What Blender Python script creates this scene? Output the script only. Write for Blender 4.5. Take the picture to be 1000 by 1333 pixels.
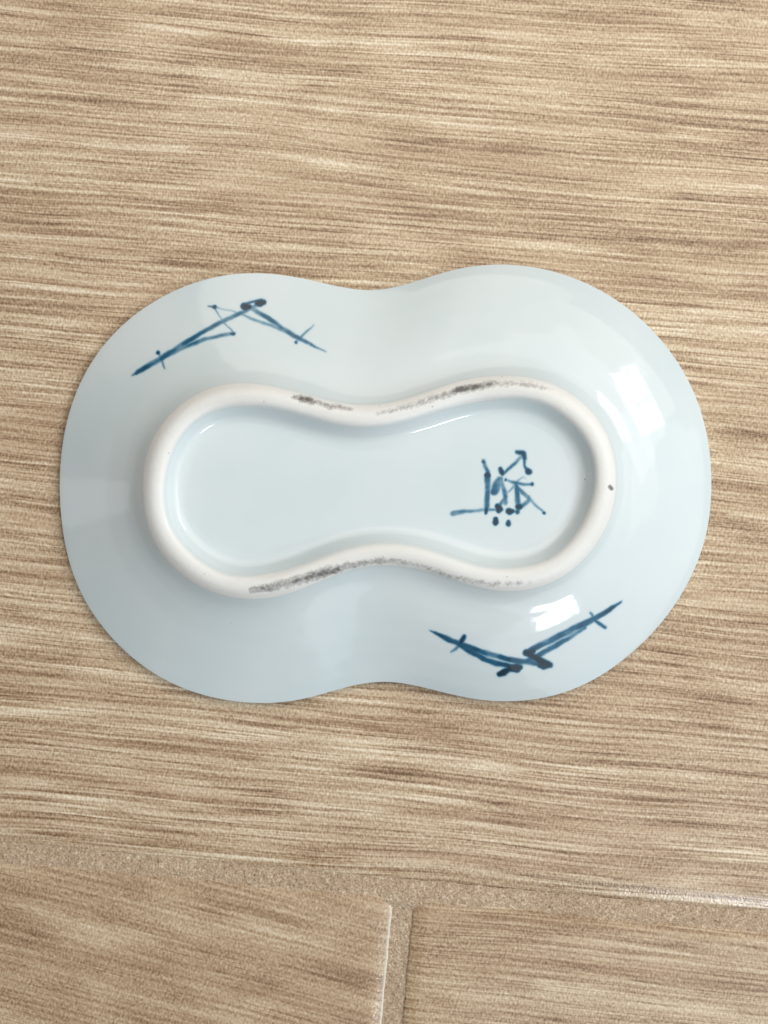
import bpy, math
import numpy as np
from mathutils import Vector, noise as mnoise

# ------------------------------------------------------------------ clean
for o in list(bpy.data.objects):
    bpy.data.objects.remove(o)
scene = bpy.context.scene
C = scene.collection
R = math.radians

# ------------------------------------------------------------------ camera
H = 0.32                      # lens height above the floor (m)
S = 0.165 / 1000.0            # metres on the floor per photo pixel
cam_d = bpy.data.cameras.new('camera')
cam_d.sensor_fit = 'HORIZONTAL'
cam_d.sensor_width = 36.0
cam_d.lens = 36.0 * H / 0.165
cam_d.clip_start = 0.01
cam_d.clip_end = 50.0
cam = bpy.data.objects.new('camera', cam_d)
cam.location = (0, 0, H)
C.objects.link(cam)
scene.camera = cam

# ------------------------------------------------------------------ world + lamps
w = bpy.data.worlds.new('World')
scene.world = w
w.use_nodes = True
bg = w.node_tree.nodes['Background']
bg.inputs['Color'].default_value = (1.0, 0.98, 0.95, 1)
bg.inputs['Strength'].default_value = 0.03

def area(name, azim, elev, dist, sx, sy, power, col, roll=0.0, shift=(0, 0), target=(0, 0, 0)):
    l = bpy.data.lights.new(name, 'AREA')
    l.shape = 'RECTANGLE'
    l.size, l.size_y = sx, sy
    l.energy = power
    l.color = col
    o = bpy.data.objects.new(name, l)
    p = Vector((math.cos(R(elev)) * math.cos(R(azim)), math.cos(R(elev)) * math.sin(R(azim)), math.sin(R(elev)))) * dist
    q = (-p).to_track_quat('-Z', 'Y')
    o.rotation_mode = 'QUATERNION'
    o.rotation_quaternion = q
    o.location = p + q @ Vector((shift[0], shift[1], 0)) + Vector(target)
    C.objects.link(o)
    return o

# window to the right, two panes; window towards the viewer, three panes; big soft warm light from the far side
for dx in (-0.105, 0.105):
    area('right_window_lamp', 29, 35, 1.2, 0.195, 0.36, 1.25, (0.90, 0.95, 1.0), shift=(dx, 0))
for dx in (-0.086, 0.0, 0.086):
    area('near_window_lamp', -60, 50, 1.2, 0.08, 0.12, 0.9, (0.88, 0.95, 1.0), shift=(dx, 0))
area('side_window_lamp', -28, 38, 0.85, 1.5, 0.8, 4.0, (0.84, 0.935, 1.0))
area('left_reflection_fill', 182, 24, 1.5, 0.22, 0.7, 0.42, (0.95, 0.97, 1.0))  # added light on the left, gives that slope a faint reflected patch
area('overhead_fill', 30, 72, 1.8, 2.2, 2.2, 12.0, (0.97, 0.985, 1.0))  # added overhead fill, lifts the flat well against the lit slopes
area('room_lamp', 62, 50, 0.44, 0.75, 0.45, 1.5, (1.0, 0.92, 0.79))

scene.view_settings.view_transform = 'Standard'
scene.view_settings.look = 'None'
scene.view_settings.gamma = 1.0
scene.view_settings.exposure = -0.04
scene.view_settings.use_curve_mapping = False

# ------------------------------------------------------------------ node helpers
def new_mat(name):
    m = bpy.data.materials.new(name)
    m.use_nodes = True
    nt = m.node_tree
    return m, nt, nt.nodes['Principled BSDF']

class NB:
    def __init__(s, nt): s.nt = nt
    def n(s, t, **kw):
        x = s.nt.nodes.new(t)
        for k, v in kw.items(): setattr(x, k, v)
        return x
    def link(s, a, b): s.nt.links.new(a, b)
    def val(s, sock, v):
        if isinstance(v, (int, float)): sock.default_value = v
        elif isinstance(v, (tuple, list)): sock.default_value = v
        else: s.link(v, sock)
    def math(s, op, a, b=0.0, c=None, clamp=False):
        x = s.n('ShaderNodeMath', operation=op, use_clamp=clamp)
        s.val(x.inputs[0], a); s.val(x.inputs[1], b)
        if c is not None: s.val(x.inputs[2], c)
        return x.outputs[0]
    def mapping(s, vec, scale=(1, 1, 1), loc=(0, 0, 0), rot=(0, 0, 0)):
        x = s.n('ShaderNodeMapping')
        s.link(vec, x.inputs['Vector'])
        x.inputs['Scale'].default_value = scale
        x.inputs['Location'].default_value = loc
        x.inputs['Rotation'].default_value = rot
        return x.outputs[0]
    def noise(s, vec, scale=1.0, detail=3.0, rough=0.5, dist=0.0):
        x = s.n('ShaderNodeTexNoise')
        s.link(vec, x.inputs['Vector'])
        x.inputs['Scale'].default_value = scale
        x.inputs['Detail'].default_value = detail
        x.inputs['Roughness'].default_value = rough
        x.inputs['Distortion'].default_value = dist
        return x.outputs['Fac']
    def ramp(s, fac, stops, interp='LINEAR'):
        x = s.n('ShaderNodeValToRGB')
        cr = x.color_ramp
        cr.interpolation = interp
        while len(cr.elements) < len(stops): cr.elements.new(0.5)
        for e, (p, c) in zip(cr.elements, stops):
            e.position = p
            e.color = (c[0], c[1], c[2], 1) if isinstance(c, (tuple, list)) else (c, c, c, 1)
        s.link(fac, x.inputs[0])
        return x.outputs[0]
    def mix(s, fac, a, b, mode='MIX'):
        x = s.n('ShaderNodeMix', data_type='RGBA', blend_type=mode)
        s.val(x.inputs[0], fac)
        for sock, v in ((x.inputs[6], a), (x.inputs[7], b)):
            if isinstance(v, tuple): sock.default_value = (v[0], v[1], v[2], 1)
            else: s.link(v, sock)
        return x.outputs[2]
    def bump(s, h, dist, strength=1.0, normal=None):
        x = s.n('ShaderNodeBump')
        x.inputs['Strength'].default_value = strength
        x.inputs['Distance'].default_value = dist
        s.link(h, x.inputs['Height'])
        if normal is not None: s.link(normal, x.inputs['Normal'])
        return x.outputs[0]

# ------------------------------------------------------------------ wood-look tile material
def wood_mat(name, off, rot=0.0, streak=1.0, blotch=0.0, tint=(1, 1, 1)):
    m, nt, bs = new_mat(name)
    b = NB(nt)
    tc = b.n('ShaderNodeTexCoord').outputs['Object']
    base = b.mapping(tc, loc=off, rot=(0, 0, rot))
    # gently waving grain lines
    warp = b.noise(b.mapping(base, (6, 14, 1)), 1.0, 2.0)
    warp2 = b.noise(b.mapping(base, (26, 90, 1), (7, 3, 0)), 1.0, 2.0)
    dy = b.math('ADD', b.math('MULTIPLY', b.math('SUBTRACT', warp, 0.5), 0.010),
                b.math('MULTIPLY', b.math('SUBTRACT', warp2, 0.5), 0.0011))
    cmb = b.n('ShaderNodeCombineXYZ')
    b.link(dy, cmb.inputs[1])
    va = b.n('ShaderNodeVectorMath', operation='ADD')
    b.link(base, va.inputs[0]); b.link(cmb.outputs[0], va.inputs[1])
    v = va.outputs[0]
    bands = b.noise(b.mapping(v, (4.0, 170, 1)), 1.0, 3.0, 0.5)
    streaks = b.noise(b.mapping(v, (20, 1250, 1), (3.1, 8.2, 0)), 1.0, 2.0, 0.55)
    fine = b.noise(b.mapping(v, (60, 2500, 1), (1.7, 2.9, 0)), 1.0, 2.0, 0.6)
    vn = b.noise(b.mapping(v, (12, 430, 1), (5.5, 1.2, 0)), 1.0, 1.0, 0.5)
    vein = b.ramp(b.math('ABSOLUTE', b.math('SUBTRACT', vn, 0.5)), [(0.0, 1.0), (0.035, 0.55), (0.10, 0.0)])
    patchy = b.noise(b.mapping(base, (55, 150, 1), (4, 1, 0)), 1.0, 4.0, 0.6)
    vgate = b.math('MULTIPLY', vein, b.ramp(patchy, [(0.40, 0.0), (0.62, 1.0)]))
    grain = b.noise(b.mapping(base, (2300, 1500, 1), (0, 0, 0), (0, 0, 0.3)), 1.0, 0.0, 0.5)
    grain2 = b.noise(b.mapping(base, (900, 900, 1)), 1.0, 2.0, 0.6)
    t = b.math('MULTIPLY', b.math('SUBTRACT', bands, 0.5), 0.40 * streak)
    t = b.math('ADD', t, b.math('MULTIPLY', b.math('SUBTRACT', b.ramp(streaks, [(0.40, 0.0), (0.47, 0.35), (0.53, 0.65), (0.62, 1.0)]), 0.5), 0.34 * streak))
    t = b.math('ADD', t, b.math('MULTIPLY', b.math('SUBTRACT', fine, 0.5), 0.7 * streak))
    t = b.math('ADD', t, b.math('MULTIPLY', vgate, 0.17 * streak))
    tn = b.noise(b.mapping(v, (18, 760, 1), (2.5, 7.2, 0)), 1.0, 1.0, 0.5)
    thread = b.ramp(b.math('ABSOLUTE', b.math('SUBTRACT', tn, 0.48)), [(0.0, 1.0), (0.03, 0.6), (0.085, 0.0)])
    t = b.math('ADD', t, b.math('MULTIPLY', b.math('MULTIPLY', thread, b.ramp(bands, [(0.38, 0.25), (0.6, 1.0)])), 0.24 * streak))
    dn = b.noise(b.mapping(v, (18, 720, 1), (12.5, 4.2, 0)), 1.0, 1.0, 0.5)
    dark = b.ramp(b.math('ABSOLUTE', b.math('SUBTRACT', dn, 0.5)), [(0.0, 1.0), (0.02, 0.6), (0.06, 0.0)])
    t = b.math('SUBTRACT', t, b.math('MULTIPLY', b.math('MULTIPLY', dark, b.ramp(patchy, [(0.36, 1.0), (0.60, 0.15)])), 0.30 * streak))
    t = b.math('ADD', t, b.math('MULTIPLY', b.math('SUBTRACT', patchy, 0.5), 0.14 + blotch))
    t = b.math('ADD', t, b.math('MULTIPLY', b.math('SUBTRACT', grain, 0.5), 0.70))
    t = b.math('ADD', t, b.math('MULTIPLY', b.math('SUBTRACT', grain2, 0.5), 0.35))
    t = b.math('MULTIPLY_ADD', t, 0.90, 0.465, clamp=True)
    col = b.ramp(t, [(0.0, (0.155, 0.088, 0.047)), (0.25, (0.325, 0.210, 0.122)), (0.48, (0.505, 0.366, 0.236)),
                     (0.70, (0.66, 0.524, 0.362)), (1.0, (0.87, 0.765, 0.605))])
    hue = b.noise(b.mapping(v, (12, 140, 1), (9, 9, 0)), 1.0, 2.0)
    col = b.mix(b.math('MULTIPLY', b.math('SUBTRACT', hue, 0.48, clamp=True), 0.9), col, (0.42, 0.25, 0.15), 'MIX')
    col = b.mix(1.0, col, tint, 'MULTIPLY')
    arris_glint = b.n('ShaderNodeAttribute', attribute_name='arris_glint').outputs['Fac']   # pale edge colour standing in for the window glint on the bevel
    col = b.mix(b.math('MULTIPLY', arris_glint, 0.85), col, (0.80, 0.79, 0.74))
    b.link(col, bs.inputs['Base Color'])
    pillow = b.n('ShaderNodeAttribute', attribute_name='pillow').outputs['Fac']     # the glaze pools smoother along the pressed edge
    b.link(b.math('SUBTRACT', b.math('ADD', 0.24, b.math('MULTIPLY', grain2, 0.22)), b.math('MULTIPLY', pillow, 0.15)), bs.inputs['Roughness'])
    bs.inputs['IOR'].default_value = 1.5
    hgt = b.math('ADD', b.math('MULTIPLY', streaks, 0.5), b.math('ADD', b.math('MULTIPLY', grain, 0.35), b.math('MULTIPLY', grain2, 0.6)))
    b.link(b.bump(hgt, 0.00012, 0.55), bs.inputs['Normal'])
    return m

def grout_mat():
    m, nt, bs = new_mat('sandy_grout')
    b = NB(nt)
    tc = b.n('ShaderNodeTexCoord').outputs['Object']
    g = b.noise(tc, 2100, 1.0, 0.6)
    g2 = b.noise(tc, 700, 3.0, 0.6)
    g3 = b.noise(tc, 60, 2.0, 0.5)
    t = b.math('ADD', b.math('MULTIPLY', g, 0.55), b.math('ADD', b.math('MULTIPLY', g2, 0.3), b.math('MULTIPLY', g3, 0.15)))
    col = b.ramp(t, [(0.30, (0.16, 0.105, 0.06)), (0.42, (0.385, 0.272, 0.178)), (0.55, (0.50, 0.37, 0.255)), (0.70, (0.80, 0.68, 0.52))])
    b.link(col, bs.inputs['Base Color'])
    bs.inputs['Roughness'].default_value = 0.8
    b.link(b.bump(b.math('ADD', g, g2), 0.0003, 0.8), bs.inputs['Normal'])
    return m

# ------------------------------------------------------------------ floor: grout bed + three tiles
TH = -R(5.3)
JO = Vector((0.0, (666.5 - 1146) * S, 0))              # a point on the lower edge of the long tile
e1 = Vector((math.cos(TH), math.sin(TH), 0)); e2 = Vector((-math.sin(TH), math.cos(TH), 0))
GW = 0.0024

def grout_bed():
    verts, faces = [], []
    def patch(a0, a1, b0, b1, na, nb, amp):
        base = len(verts)
        for j in range(nb + 1):
            for i in range(na + 1):
                a = a0 + (a1 - a0) * i / na; bb = b0 + (b1 - b0) * j / nb
                z = -0.00032 - 0.00045 * min(1, max(0, (bb + GW) / GW)) - 0.0006 * min(1, max(0, (-0.0046 - bb) / 0.0015))
                if amp:
                    p = Vector((a * 900, bb * 900, 0))
                    z += amp * (mnoise.noise(p) + 0.7 * mnoise.noise(p * 2.3) + 0.8 * mnoise.noise(p * 0.2))
                verts.append((a, bb, z))
        for j in range(nb):
            for i in range(na):
                q = base + j * (na + 1) + i
                faces.append((q, q + 1, q + na + 2, q + na + 1))
    patch(-0.46, -0.12, -0.007, 0.003, 2, 1, 0)
    patch(-0.12, 0.12, -0.007, 0.003, 800, 34, 0.00016)
    patch(0.12, 0.46, -0.007, 0.003, 2, 1, 0)
    patch(0.000, 0.0095, -0.06, -0.007, 32, 180, 0.00016)
    patch(0.000, 0.0095, -0.25, -0.06, 1, 2, 0)
    me = bpy.data.meshes.new('floor')
    me.from_pydata(verts, [], faces)
    me.polygons.foreach_set('use_smooth', [True] * len(me.polygons))
    o = bpy.data.objects.new('floor', me)
    me.materials.append(grout_mat())
    C.objects.link(o)
    o.location = JO
    o.rotation_euler = (0, 0, TH)
    o['kind'] = 'structure'
    return o

floor = grout_bed()

def tile(a0, a1, b0, b1, mat, seed, pale):
    """a slab with rounded corners and a pressed, pillowed edge; its own origin at its middle"""
    ca, cb = (a0 + a1) / 2, (b0 + b1) / 2
    hx, hy = (a1 - a0) / 2, (b1 - b0) / 2
    prof = [(0.0, -0.008), (0.0, -0.0013), (0.00008, -0.0009), (0.00028, -0.00064), (0.0006, -0.00046), (0.0011, -0.00034),
            (0.0020, -0.00017), (0.0030, -0.00003), (0.0036, 0.0), (0.0040, 0.0)]
    rc = 0.0044
    if seed == 1:                                      # the long tile has a broader pillow
        prof = [(0.0, -0.008), (0.0, -0.0015), (0.00008, -0.0011), (0.00028, -0.00085), (0.0006, -0.00068), (0.0014, -0.00052),
                (0.0024, -0.00034), (0.0034, -0.00016), (0.0042, -0.00004), (0.0050, 0.0)]
        rc = 0.0054
    loop = []                                          # outline points with inward normals
    step = 0.0012
    def side(p, q, nrm):
        n = int((q - p).length / step)
        for i in range(n):
            loop.append((p.lerp(q, i / n), nrm))
    cx = [(hx - rc, hy - rc, 0), (-hx + rc, hy - rc, 90), (-hx + rc, -hy + rc, 180), (hx - rc, -hy + rc, 270)]
    for k in range(4):
        x, y, a = cx[k]
        for i in range(8):
            an = R(a + 90 * i / 8)
            d = Vector((math.cos(an), math.sin(an)))
            loop.append((Vector((x, y)) + d * rc, -d))
        an = R(a + 90); d = Vector((math.cos(an), math.sin(an)))
        nx, ny, na = cx[(k + 1) % 4]
        side(Vector((x, y)) + d * rc, Vector((nx, ny)) + d * rc, -d)
    n = len(loop)
    verts, faces = [], []
    for ins, z in prof:
        for p, nr in loop:
            j = 0.00013 * mnoise.noise(Vector((p.x * 260 + seed, p.y * 260, 0))) + 0.00010 * mnoise.noise(Vector((p.x * 900 + seed, p.y * 900, 3)))
            wv = 1.0 if ins < 0.001 else (0.4 if ins < 0.003 else 0.0)
            jz = 0.00005 * mnoise.noise(Vector((p.x * 500, p.y * 500, seed))) if -0.0012 < z < -0.0003 else 0
            q = p + nr * (ins + (j + 0.00012) * wv)
            verts.append((q.x, q.y, z + jz))
    for k in range(len(prof) - 1):
        for i in range(n):
            i2 = (i + 1) % n
            faces.append((k * n + i, k * n + i2, (k + 1) * n + i2, (k + 1) * n + i))
    verts.append((-hx * 0.6, 0, 0)); verts.append((hx * 0.6, 0, 0))
    nv = len(verts); top = (len(prof) - 1) * n
    for i in range(n):
        i2 = (i + 1) % n
        s0 = nv - 1 if loop[i][0].x > 0 else nv - 2
        s1 = nv - 1 if loop[i2][0].x > 0 else nv - 2
        faces.append((top + i, top + i2, s0) if s0 == s1 else (top + i, top + i2, s1, s0))
    me = bpy.data.meshes.new('tile')
    me.from_pydata(verts, [], faces)
    me.polygons.foreach_set('use_smooth', [True] * len(me.polygons))
    ed = me.attributes.new('arris_glint', 'FLOAT', 'POINT')
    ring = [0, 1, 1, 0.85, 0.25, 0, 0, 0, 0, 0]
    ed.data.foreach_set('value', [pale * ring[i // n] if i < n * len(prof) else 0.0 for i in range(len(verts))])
    pil = me.attributes.new('pillow', 'FLOAT', 'POINT')
    ring2 = [1, 1, 1, 1, 1, 1, 1, 0.7, 0.2, 0]
    pil.data.foreach_set('value', [float(ring2[i // n]) if i < n * len(prof) else 0.0 for i in range(len(verts))])
    me.materials.append(mat)
    o = bpy.data.objects.new('tile', me)
    C.objects.link(o)
    o.parent = floor
    o.location = (ca, cb, 0)
    return o

VA = 15.3 * S                                          # right edge of the lower left tile
VG = 24.0 * S
tile(-0.45, 0.45, 0.0, 0.26, wood_mat('wood_look_tile', (0.31, 0.17, 0)), 1, 0.1)
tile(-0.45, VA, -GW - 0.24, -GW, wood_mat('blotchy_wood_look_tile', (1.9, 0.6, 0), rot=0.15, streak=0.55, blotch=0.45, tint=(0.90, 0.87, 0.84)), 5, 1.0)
tile(VA + VG, 0.45, -GW - 0.24, -GW, wood_mat('streaky_wood_look_tile', (3.4, 1.1, 0), rot=0.02, streak=0.9, tint=(0.92, 0.90, 0.87)), 9, 0.1)

# ------------------------------------------------------------------ dish outlines (photo pixels, y down)
RIM = [(487.5,379.4),(517,374),(557,360.5),(593.5,349.7),(638,345),(683.5,346),(733,357),(778,376),(823,405.5),(863.5,446),(895,493),(913,536),(922,576.5),(926,618),(925,656),(920,694),(908,732),(890,768),(863,809),(827,845),(787,876.5),(742,899),(697,910),(656,913),(611,909),(557,897),(526,889),(492,885.5),
       (474,889),(433,900),(393,911),(348,915),(303,912.5),(253,901),(208,881),(168,852),(132,813.5),(105,771),(89,726),(80,674),(78,635),(80,590),(90.6,536),(105,498),(127.5,459.5),(159,423.5),(195,396.5),(240,373),(285,359.6),(330,355.5),(375,359),(420,367),(456,376)]
FOOT = [(487,524),(526,516),(562,504.5),(602,493),(647,487),(688,488),(724,498),(755,518),(782,545),(798,575),(805,608),(806,632),(800,662),(787,696),(760,732),(728,757),(692,769),(656,772),(620,768),(580,755),(544,744),(512,739),(488,739),
        (470,742),(442,750),(402,766),(366,777.5),(330,782),(298,780),(262,768),(231,746),(204,717),(188,683),(183,645),(184,617),(190,585.5),(204,558),(226,531.5),(253,511),(285,500),(321,496),(357,500),(393,508),(429,518),(462,524)]
RIM_MID, FOOT_MID = 27, 22                             # index of the lower waist point
N = 2000

def closed_curve(P, mid, keep):
    P = np.array(P, float)
    m = len(P)
    out = []
    for i in range(m):                                 # Catmull-Rom through the traced points
        p0, p1, p2, p3 = P[i - 1], P[i], P[(i + 1) % m], P[(i + 2) % m]
        t = np.linspace(0, 1, 40, endpoint=False)[:, None]
        out.append(0.5 * ((2 * p1) + (-p0 + p2) * t + (2 * p0 - 5 * p1 + 4 * p2 - p3) * t**2 + (-p0 + 3 * p1 - 3 * p2 + p3) * t**3))
    out = np.vstack(out)
    def resample(seg, n):
        L = np.concatenate([[0], np.cumsum(np.linalg.norm(np.diff(seg, axis=0), axis=1))])
        s = np.linspace(0, L[-1], n, endpoint=False)
        return np.stack([np.interp(s, L, seg[:, k]) for k in (0, 1)], 1)
    a = resample(out[:mid * 40 + 1], N // 2)
    b = resample(np.vstack([out[mid * 40:], out[:1]]), N // 2)
    c = np.vstack([a, b])
    z = np.fft.fft(c[:, 0] + 1j * c[:, 1])             # drop the hand-tracing wobble
    f = np.abs(np.fft.fftfreq(N, 1.0 / N))
    z *= np.exp(-(f / keep) ** 4)
    z = np.fft.ifft(z)
    return np.stack([z.real, z.imag], 1)

rim = closed_curve(RIM, RIM_MID, 16)
foot = closed_curve(FOOT, FOOT_MID, 15)
def inward(c):
    t = np.roll(c, -1, 0) - np.roll(c, 1, 0)
    t /= np.linalg.norm(t, axis=1)[:, None]
    return np.stack([-t[:, 1], t[:, 0]], 1)            # clockwise on screen (y down): the inside lies to this side
rim_n, foot_n = inward(rim), inward(foot)

# section of the underside: d in pixels from the foot's outer edge (negative = outwards), z in mm
W = 120.0
SEC = np.array([(-126,0.4),(-120,1.35),(-110,2.7),(-90,4.9),(-70,6.75),(-50,8.25),(-35,9.1),(-24,9.62),(-16,10.1),(-10,10.6),(-5,11.2),(0,11.95),(4,12.6),(9,13.25),(14,13.62),(18,13.72),(22,13.70),(26,13.58),(30,13.25),(34,12.6),(38,11.75),(42,11.0),(47,10.45),(54,10.17),(64,10.1),(90,10.1)], float)
dd = np.arange(-126, 90.01, 0.25)
zz = np.interp(dd, SEC[:, 0], SEC[:, 1])
ker = np.exp(-0.5 * (np.arange(-40, 41) * 0.25 / 2.6) ** 2); ker /= ker.sum()
zs = np.convolve(np.pad(zz, 40, mode='reflect', reflect_type='odd'), ker, 'valid')
def smooth_sec(pts):
    z0 = np.interp(dd, pts[:, 0], pts[:, 1])
    return np.convolve(np.pad(z0, 40, mode='reflect', reflect_type='odd'), ker, 'valid')
SEC_L = np.array([(-126,0.55),(-120,1.2),(-110,2.0),(-90,3.55),(-70,5.1),(-50,6.65),(-35,7.95),(-24,8.95),(-16,9.8),(-10,10.5)] + [tuple(r) for r in SEC[10:]], float)
zl = smooth_sec(SEC_L)
LIFT = 0.0008
def zsec(d): return np.interp(d, dd, zs) * 0.001 + LIFT
wl = np.clip((470 - foot[:, 0]) / 200 + 0.5, 0, 1); wl = wl * wl * (3 - 2 * wl)    # 1 on the left lobe
def zsec_u(d): return zsec(d) * (1 - wl) + (np.interp(d, dd, zl) * 0.001 + LIFT) * wl

WELL0 = 62.0
rows_px, rows_z, rows_tag = [], [], []
# outer wall
for d in np.linspace(-W, -1.0, 130):
    s = 1 + d / W
    rows_px.append(rim * (1 - s) + foot * s); rows_z.append(zsec_u(d)); rows_tag.append(d)
for d in np.linspace(0, WELL0, 63):
    rows_px.append(foot + foot_n * d); rows_z.append(zsec_u(d)); rows_tag.append(d)
inner = rows_px[-1]
ax0, ax1 = np.array([335.0, 640.0]), np.array([660.0, 632.0])
axd = (ax1 - ax0) / np.linalg.norm(ax1 - ax0)
tt = np.clip((inner - ax0) @ axd, 0, np.linalg.norm(ax1 - ax0))
axis = ax0 + tt[:, None] * axd
for t in np.linspace(0, 1, 85)[1:]:
    rows_px.append(inner * (1 - t) + axis * t)
    rows_z.append(np.full(N, zsec(WELL0) + 0.00022 * (1 - (1 - t) ** 2))); rows_tag.append(WELL0 + 1 + t)
PX = np.array(rows_px); Z = np.array(rows_z); TAG = np.array(rows_tag)
# hand-made unevenness of the wall and foot: a few tenths of a millimetre
u = np.linspace(0, 2 * np.pi, N, endpoint=False)
wob = 0.00010 * np.sin(2 * u + 0.6) + 0.00008 * np.sin(5 * u + 2.0) + 0.00005 * np.sin(9 * u + 1.0)
Z = Z + wob[None, :] * np.clip((TAG[:, None] + W) / 60, 0, 1) * np.clip((WELL0 + 2 - TAG[:, None]) / 10, 0, 1)

def to_world(px, z):
    k = S * (H - z) / H
    return np.stack([(px[..., 0] - 500) * k, (666.5 - px[..., 1]) * k, z], -1)
V = to_world(PX, Z)

# ------------------------------------------------------------------ brush strokes: cobalt laid down as a density per point
def crop(ox, oy, f, pts): return [(ox + f * x, oy + f * y) for x, y in pts]
STROKES = []                                            # (points px, widths px, density, softness)
def stroke(cr, pts, wd, den, soft=1.0):
    ox, oy, f = cr
    if not isinstance(wd, (list, tuple)): wd = [wd] * len(pts)
    STROKES.append((np.array(crop(ox, oy, f, pts)), np.array(wd) * f * 1.1, den, soft))
def blob(cr, x, y, r, den, x2=None, y2=None, soft=0.9):
    if x2 is None:
        a = x * 1.7 + y
        x2, y2 = x + 0.5 * r * math.cos(a), y + 0.5 * r * math.sin(a)
    k = 0.5 + 0.2 * math.sin(x + y)
    stroke(cr, [(x, y), (x + (x2 - x) * k, y + (y2 - y) * k + 0.12 * r), (x2, y2)], [1.45 * r, 1.85 * r, 1.2 * r], den * 0.95, soft)
A = (150, 370, 0.3)                                     # twig on the upper left
stroke(A, [(72,398),(100,378),(150,350),(220,308),(300,256),(400,196),(480,154),(560,118),(640,80)], [3,16,20,20,19,17,16,15,12], 0.56)
stroke(A, [(200,322),(290,278),(380,242),(450,224),(515,214)], [14,17,15,14,13], 0.50)
stroke(A, [(90,388),(150,352),(215,314)], [8,12,8], 0.66)
stroke(A, [(515,210),(470,165),(440,120),(430,98)], [6,5,5,6], 0.45)
stroke(A, [(405,95),(430,98)], [3,7], 0.6)
stroke(A, [(430,98),(500,115),(560,135),(620,160),(700,188),(760,215),(800,236)], [4,5,9,12,13,14,12], 0.40)
stroke(A, [(596,108),(660,145),(720,185),(780,225),(850,262),(912,292)], [16,17,17,16,12,2], 0.55)
blob(A, 558, 94, 15, 1.0, 584, 98); blob(A, 618, 84, 14, 1.0, 644, 77)
stroke(A, [(565,86),(600,76),(635,68)], [8,7,9], 0.8)
blob(A, 503, 215, 7, 0.95, 517, 213); blob(A, 430, 98, 8, 0.92); blob(A, 186, 298, 7, 0.92)
stroke(A, [(186,298),(200,325),(214,364)], [9,9,4], 0.52)
stroke(A, [(785,250),(815,222),(862,177)], [8,8,4], 0.46)
blob(A, 785, 250, 5, 0.9); blob(A, 853, 263, 4, 0.9)
B = (540, 760, 0.3)                                     # twig on the lower right
stroke(B, [(66,204),(100,218),(130,234),(200,262),(300,298),(400,326),(480,340),(550,350)], [3,12,20,20,20,20,20,16], 0.62)
stroke(B, [(180,258),(240,296),(290,320),(350,344),(420,360)], [10,18,20,20,18], 0.66)
stroke(B, [(90,212),(150,245),(205,268)], [6,12,10], 0.78)
blob(B, 214, 228, 10, 0.93, 198, 258); stroke(B, [(195,264),(178,280),(158,295)], [14,12,5], 0.45)
blob(B, 368, 392, 13, 1.0, 410, 372); blob(B, 420, 366, 19, 0.98, 455, 362)
stroke(B, [(440,352),(520,322),(580,285),(660,240),(740,190)], [14,20,20,18,12], 0.56)
stroke(B, [(490,294),(580,250),(680,200),(780,152),(850,110),(897,76)], [18,24,24,22,17,5], 0.64)
stroke(B, [(790,146),(850,110),(893,80)], [10,11,6], 0.8)
stroke(B, [(484,300),(515,290)], [22,16], 0.95)
stroke(B, [(484,298),(525,322),(575,348)], [22,22,26], 1.0); blob(B, 545, 352, 16, 0.97, 588, 352)
stroke(B, [(763,128),(775,146)], [9,12], 0.5); stroke(B, [(784,162),(805,176),(825,189)], [10,14,12], 0.82)
D = (560, 560, 0.18)                                    # maker's mark in the foot
stroke(D, [(388,222),(395,258),(420,300)], [24,28,26], 0.48); blob(D, 388, 230, 11, 0.8); blob(D, 418, 322, 20, 0.93)
stroke(D, [(415,330),(416,450),(408,560)], [36,36,30], 0.52); blob(D, 405, 568, 14, 0.97, 404, 600)
stroke(D, [(165,602),(260,588),(400,576),(480,574)], [36,22,20,16], 0.48); blob(D, 168, 602, 13, 0.35)
stroke(D, [(535,312),(600,250),(664,188)], [18,22,22], 0.47)
blob(D, 508, 278, 15, 0.97, 522, 318); stroke(D, [(630,160),(672,166),(682,206)], [20,36,24], 0.86); stroke(D, [(680,206),(684,255),(705,290)], [14,12,20], 0.7)
blob(D, 708, 296, 22, 0.96, 722, 302)
stroke(D, [(498,352),(484,395),(468,440)], [30,60,52], 0.60, 1.3)
stroke(D, [(512,345),(538,440),(546,530)], [22,30,30], 0.52); stroke(D, [(550,480),(500,545)], [22,26], 0.50)
stroke(D, [(545,355),(600,378),(680,392),(742,390)], [12,20,20,18], 0.50); blob(D, 546, 355, 8, 0.9); blob(D, 738, 390, 11, 0.85)
stroke(D, [(688,348),(672,338),(640,362),(600,410),(555,455)], [8,10,14,14,10], 0.36)
stroke(D, [(622,395),(632,480),(638,565)], [28,34,34], 0.50)
stroke(D, [(632,418),(700,478),(760,540),(822,596)], [26,26,18,12], 0.44); blob(D, 822, 596, 9, 0.9)
stroke(D, [(712,480),(716,510),(655,552)], [20,28,26], 0.50)
blob(D, 488, 548, 22, 1.0, 515, 572); blob(D, 500, 580, 17, 0.98); blob(D, 565, 584, 22, 0.98, 595, 586); blob(D, 636, 552, 22, 0.97); blob(D, 625, 590, 17, 0.6)
blob(D, 474, 645, 17, 0.97, 472, 678); blob(D, 568, 665, 18, 0.88, 568, 678)

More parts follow.
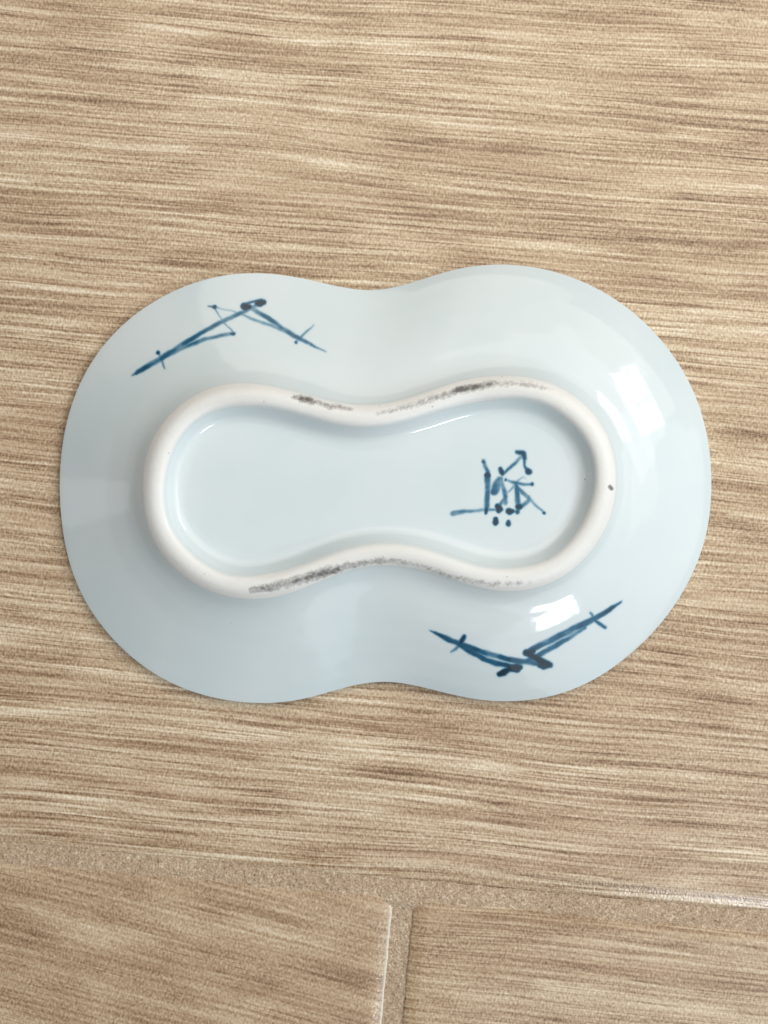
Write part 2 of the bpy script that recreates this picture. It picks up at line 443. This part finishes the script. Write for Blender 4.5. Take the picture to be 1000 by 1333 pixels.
def density(PXq, strokes, seed=0):
    out = np.zeros(PXq.shape[:-1])
    for pts, wd, den, soft in strokes:
        r = wd.max() / 2 + 5
        lo, hi = pts.min(0) - r, pts.max(0) + r
        idx = np.where((PXq[..., 0] > lo[0]) & (PXq[..., 0] < hi[0]) & (PXq[..., 1] > lo[1]) & (PXq[..., 1] < hi[1]))
        if len(idx[0]) == 0: continue
        p = PXq[idx]
        best = np.full(len(p), -99.0)
        for i in range(len(pts) - 1):
            a, b_ = pts[i], pts[i + 1]
            ab = b_ - a
            t = np.clip(((p - a) @ ab) / max(ab @ ab, 1e-9), 0, 1)
            dist = np.linalg.norm(p - (a + t[:, None] * ab), axis=1)
            best = np.maximum(best, (wd[i] * (1 - t) + wd[i + 1] * t) / 2 - dist)
        core = 1 / (1 + np.exp(-best / (0.75 * soft)))
        halo = 0.10 / (1 + np.exp(-(best + 2.2) / 1.0))
        val = den * np.clip(core * 0.92 + halo, 0, 1)
        cur = out[idx]
        out[idx] = np.maximum(cur, val) + 0.22 * np.minimum(cur, val) * (1 - np.maximum(cur, val))
    return out
def wobble(P, amp, wl_, ph):
    x, y = P[..., 0] / wl_, P[..., 1] / wl_
    dx = np.sin(1.7 * x + 2.3 * y + ph) + np.sin(-3.1 * x + 1.9 * y + 2 * ph) * 0.7
    dy = np.sin(2.1 * x - 1.6 * y + 3 * ph) + np.sin(2.7 * x + 3.3 * y + ph) * 0.7
    return np.stack([dx, dy], -1) * amp
PXw = PX + wobble(PX, 0.28, 11.0, 0.7) + wobble(PX, 0.10, 4.0, 2.1)
pig = density(PXw, STROKES)
# the wash runs thin and thick along the stroke
x, y = PX[..., 0], PX[..., 1]
wash = 0.96 + 0.24 * np.sin(x / 9 + y / 13) * np.sin(x / 17 - y / 8 + 1) + 0.06 * np.sin(x / 3.1 + y / 2.3) * np.sin(x / 5 - y / 2.9)
pig = np.clip(pig * np.where(pig < 0.8, wash, 1.0), 0, 1)

# kiln grit on the bare foot
GRIT = [(np.array([(383,517),(398,520),(425,527),(460,533)], float), np.array([6,9,7,4.]), 0.82, 3.0),
        (np.array([(392,518),(405,522)], float), np.array([7,7.]), 0.95, 2.0),
        (np.array([(490,539),(530,530),(570,517),(600,508),(640,500),(690,500),(718,508)], float), np.array([4,7,9,9,8,7,5.]), 0.72, 3.0),
        (np.array([(592,509),(610,505),(640,500)], float), np.array([7,7,5.]), 0.95, 2.0),
        (np.array([(328,768),(350,765),(390,755),(430,742),(480,731),(520,730)], float), np.array([9,11,12,12,7,5.]), 0.72, 2.5),
        (np.array([(385,756),(440,741)], float), np.array([6,7.]), 0.95, 2.0),
        (np.array([(490,728),(540,735),(590,752),(640,760),(690,758)], float), np.array([7,8,9,9,6.]), 0.62, 3.5),
        (np.array([(794,633),(796,636)], float), np.array([5,5.]), 0.9, 1.0)]
grit = density(PX, [(p, w_ * 1.35, d_, s_) for p, w_, d_, s_ in GRIT])
edge = 1 - np.clip(np.minimum(TAG[:, None] - 1.0, (35.0 - TAG[:, None]) * 0.55) / (4.5 + 2.5 * np.sin(7 * u + 1)[None, :] * np.sin(3 * u)[None, :]), 0, 1) * np.ones((1, N))
edge = edge * edge * (3 - 2 * edge)

# ------------------------------------------------------------------ dish materials
def glaze_mat():
    m, nt, bs = new_mat('celadon_white_glaze')
    b = NB(nt)
    tc = b.n('ShaderNodeTexCoord').outputs['Object']
    at = b.n('ShaderNodeAttribute', attribute_name='pigment').outputs['Fac']
    cloud = b.noise(tc, 45, 3.0, 0.5)
    glaze = b.ramp(cloud, [(0.35, (0.64, 0.72, 0.74)), (0.65, (0.69, 0.75, 0.765))])
    n1 = b.noise(tc, 900, 3.0, 0.6)
    n2 = b.noise(b.mapping(tc, (300, 300, 300)), 1.0, 2.0)
    dens = b.math('MULTIPLY', at, b.math('ADD', 0.72, b.math('ADD', b.math('MULTIPLY', n1, 0.30), b.math('MULTIPLY', n2, 0.26))), clamp=True)
    ink = b.ramp(dens, [(0.0, (0.45, 0.62, 0.72)), (0.25, (0.11, 0.30, 0.42)), (0.5, (0.010, 0.12, 0.225)), (0.75, (0.005, 0.045, 0.09)), (1.0, (0.003, 0.014, 0.026))])
    fac = b.ramp(dens, [(0.0, 0.0), (0.10, 0.22), (0.30, 0.78), (0.5, 0.97)])
    pin = b.n('ShaderNodeTexVoronoi'); b.link(tc, pin.inputs['Vector']); pin.inputs['Scale'].default_value = 95
    pick = b.n('ShaderNodeSeparateColor'); b.link(pin.outputs['Color'], pick.inputs[0])
    spot = b.math('MULTIPLY', b.ramp(pin.outputs['Distance'], [(0.010, 1.0), (0.028, 0.0)]), b.math('GREATER_THAN', pick.outputs[0], 0.80))
    col = b.mix(b.math('MULTIPLY', spot, 0.6), b.mix(fac, glaze, ink), (0.16, 0.13, 0.10))
    b.link(col, bs.inputs['Base Color'])
    bs.inputs['Roughness'].default_value = 0.07
    bs.inputs['IOR'].default_value = 1.52
    # faint waviness and pinholes of the fired glaze
    wav = b.noise(tc, 170, 2.0, 0.5)
    b.link(b.bump(wav, 0.00007, 0.5), bs.inputs['Normal'])
    return m

def bisque_mat():
    m, nt, bs = new_mat('bare_porcelain')
    b = NB(nt)
    tc = b.n('ShaderNodeTexCoord').outputs['Object']
    at = b.n('ShaderNodeAttribute', attribute_name='grit').outputs['Fac']
    n0 = b.noise(tc, 60, 3.0, 0.5)
    base = b.ramp(n0, [(0.3, (0.755, 0.745, 0.715)), (0.7, (0.81, 0.805, 0.785))])
    n1 = b.noise(tc, 1500, 3.0, 0.65)
    n2 = b.noise(tc, 650, 3.0, 0.6)
    g = b.math('ADD', b.math('MULTIPLY', n1, 0.65), b.math('MULTIPLY', n2, 0.55))
    g = b.math('ADD', g, b.math('SUBTRACT', at, 1.0))
    fac = b.ramp(g, [(0.04, 0.0), (0.28, 0.5), (0.52, 1.0)])
    col = b.mix(b.math('MULTIPLY', fac, 0.92), base, (0.075, 0.068, 0.062))
    # stray specks
    sp = b.noise(b.mapping(tc, (1, 1, 1), (0.3, 0.1, 0)), 800, 1.0, 0.5)
    sf = b.ramp(sp, [(0.76, 0.0), (0.80, 0.5)])
    col = b.mix(sf, col, (0.25, 0.21, 0.18))
    ed = b.n('ShaderNodeAttribute', attribute_name='edge').outputs['Fac']
    col = b.mix(ed, col, (0.64, 0.70, 0.715))
    b.link(col, bs.inputs['Base Color'])
    b.link(b.math('MULTIPLY_ADD', ed, -0.33, 0.42), bs.inputs['Roughness'])
    b.link(b.bump(b.math('ADD', n1, n2), 0.00008, 0.6), bs.inputs['Normal'])
    return m
glaze, bisque = glaze_mat(), bisque_mat()

# ------------------------------------------------------------------ dish: parts
dish = bpy.data.objects.new('porcelain_dish', None)
dish.empty_display_size = 0.02
C.objects.link(dish)
dish['label'] = 'pale blue-white porcelain gourd-shaped dish lying upside down on the wood-look tile'
dish['category'] = 'dish'

def mesh_from(name, Vflat, quads, mat, attrs):
    used = np.unique(quads)
    remap = np.full(len(Vflat), -1, np.int64); remap[used] = np.arange(len(used))
    q = remap[quads]
    me = bpy.data.meshes.new(name)
    me.vertices.add(len(used)); me.vertices.foreach_set('co', Vflat[used].astype(np.float32).ravel())
    me.loops.add(q.size); me.loops.foreach_set('vertex_index', q.astype(np.int32).ravel())
    me.polygons.add(len(q)); me.polygons.foreach_set('loop_start', (np.arange(len(q)) * 4).astype(np.int32))
    me.polygons.foreach_set('use_smooth', np.ones(len(q), bool))
    me.update(calc_edges=True)
    for k, arr in attrs.items():
        a = me.attributes.new(k, 'FLOAT', 'POINT')
        a.data.foreach_set('value', arr[used].astype(np.float32))
    me.materials.append(mat)
    o = bpy.data.objects.new(name, me)
    C.objects.link(o)
    o.parent = dish
    return o

def grid_quads(r0, r1, off=0):
    i = np.arange(N); i2 = (i + 1) % N
    r = np.arange(r0, r1)[:, None]
    return np.stack([off + r * N + i, off + (r + 1) * N + i, off + (r + 1) * N + i2, off + r * N + i2], -1).reshape(-1, 4)[:, ::-1]

nrow = len(PX)
Vf = V.reshape(-1, 3); pf = pig.reshape(-1); gf = grit.reshape(-1)
r_f0 = int(np.argmax(TAG >= 1.0)); r_f1 = int(np.argmax(TAG >= 35.0)); r_w = r_f1
# lip and the hollow side that faces the floor
under_px, under_z = [], []
for e, z in ((0.0, None), (0.00003, 0.0017), (0.0002, 0.0012), (0.0005, 0.0007), (0.0010, 0.00025), (0.0015, 0.00006), (0.0019, 0.0002), (0.0024, 0.0009)):
    under_px.append(rim + rim_n * (e / S)); under_z.append(Z[0] if z is None else np.full(N, z))
for d in np.linspace(-98, 0, 14):
    s = 1 + d / W
    under_px.append(rim * (1 - s) + foot * s); under_z.append(np.minimum(zsec_u(d), 0.0110) - 0.0027)
for t in np.linspace(0.25, 1, 4):
    under_px.append(foot * (1 - t) + axis * t); under_z.append(np.full(N, 0.0083))
Vu = to_world(np.array(under_px), np.array(under_z)).reshape(-1, 3)

Vall = np.vstack([Vf, Vu]); pall = np.concatenate([pf, np.zeros(len(Vu))])
q_body = grid_quads(0, r_f0); q_ring = grid_quads(r_f0, r_f1); q_base = grid_quads(r_w, nrow - 1)
q_under = grid_quads(0, len(under_px) - 1, len(Vf))[:, ::-1]
painted_body = (pall[q_body] > 0.012).any(1)
painted_base = (pall[q_base] > 0.012).any(1)
xs = (Vall[q_body[:, 0], 0] < 0)
at_all = {'pigment': pall}
mesh_from('body', Vall, np.vstack([q_body[~painted_body], q_under]), glaze, at_all)
fr = mesh_from('foot_ring', Vf, q_ring, bisque, {'grit': gf, 'edge': edge.reshape(-1)})
fr['label'] = 'unglazed white foot ring with grey kiln grit'
mesh_from('base', Vall, q_base[~painted_base], glaze, at_all)
b1 = mesh_from('painted_twig', Vall, q_body[painted_body & xs], glaze, at_all)
b1['label'] = 'thin blue brushed twig on the upper left slope'
b2 = mesh_from('painted_twig', Vall, q_body[painted_body & ~xs], glaze, at_all)
b2['label'] = 'bold dark blue brushed twig on the lower right slope'
b3 = mesh_from('painted_mark', Vall, q_base[painted_base], glaze, at_all)
b3['label'] = "blue brushed maker's mark inside the foot ring"
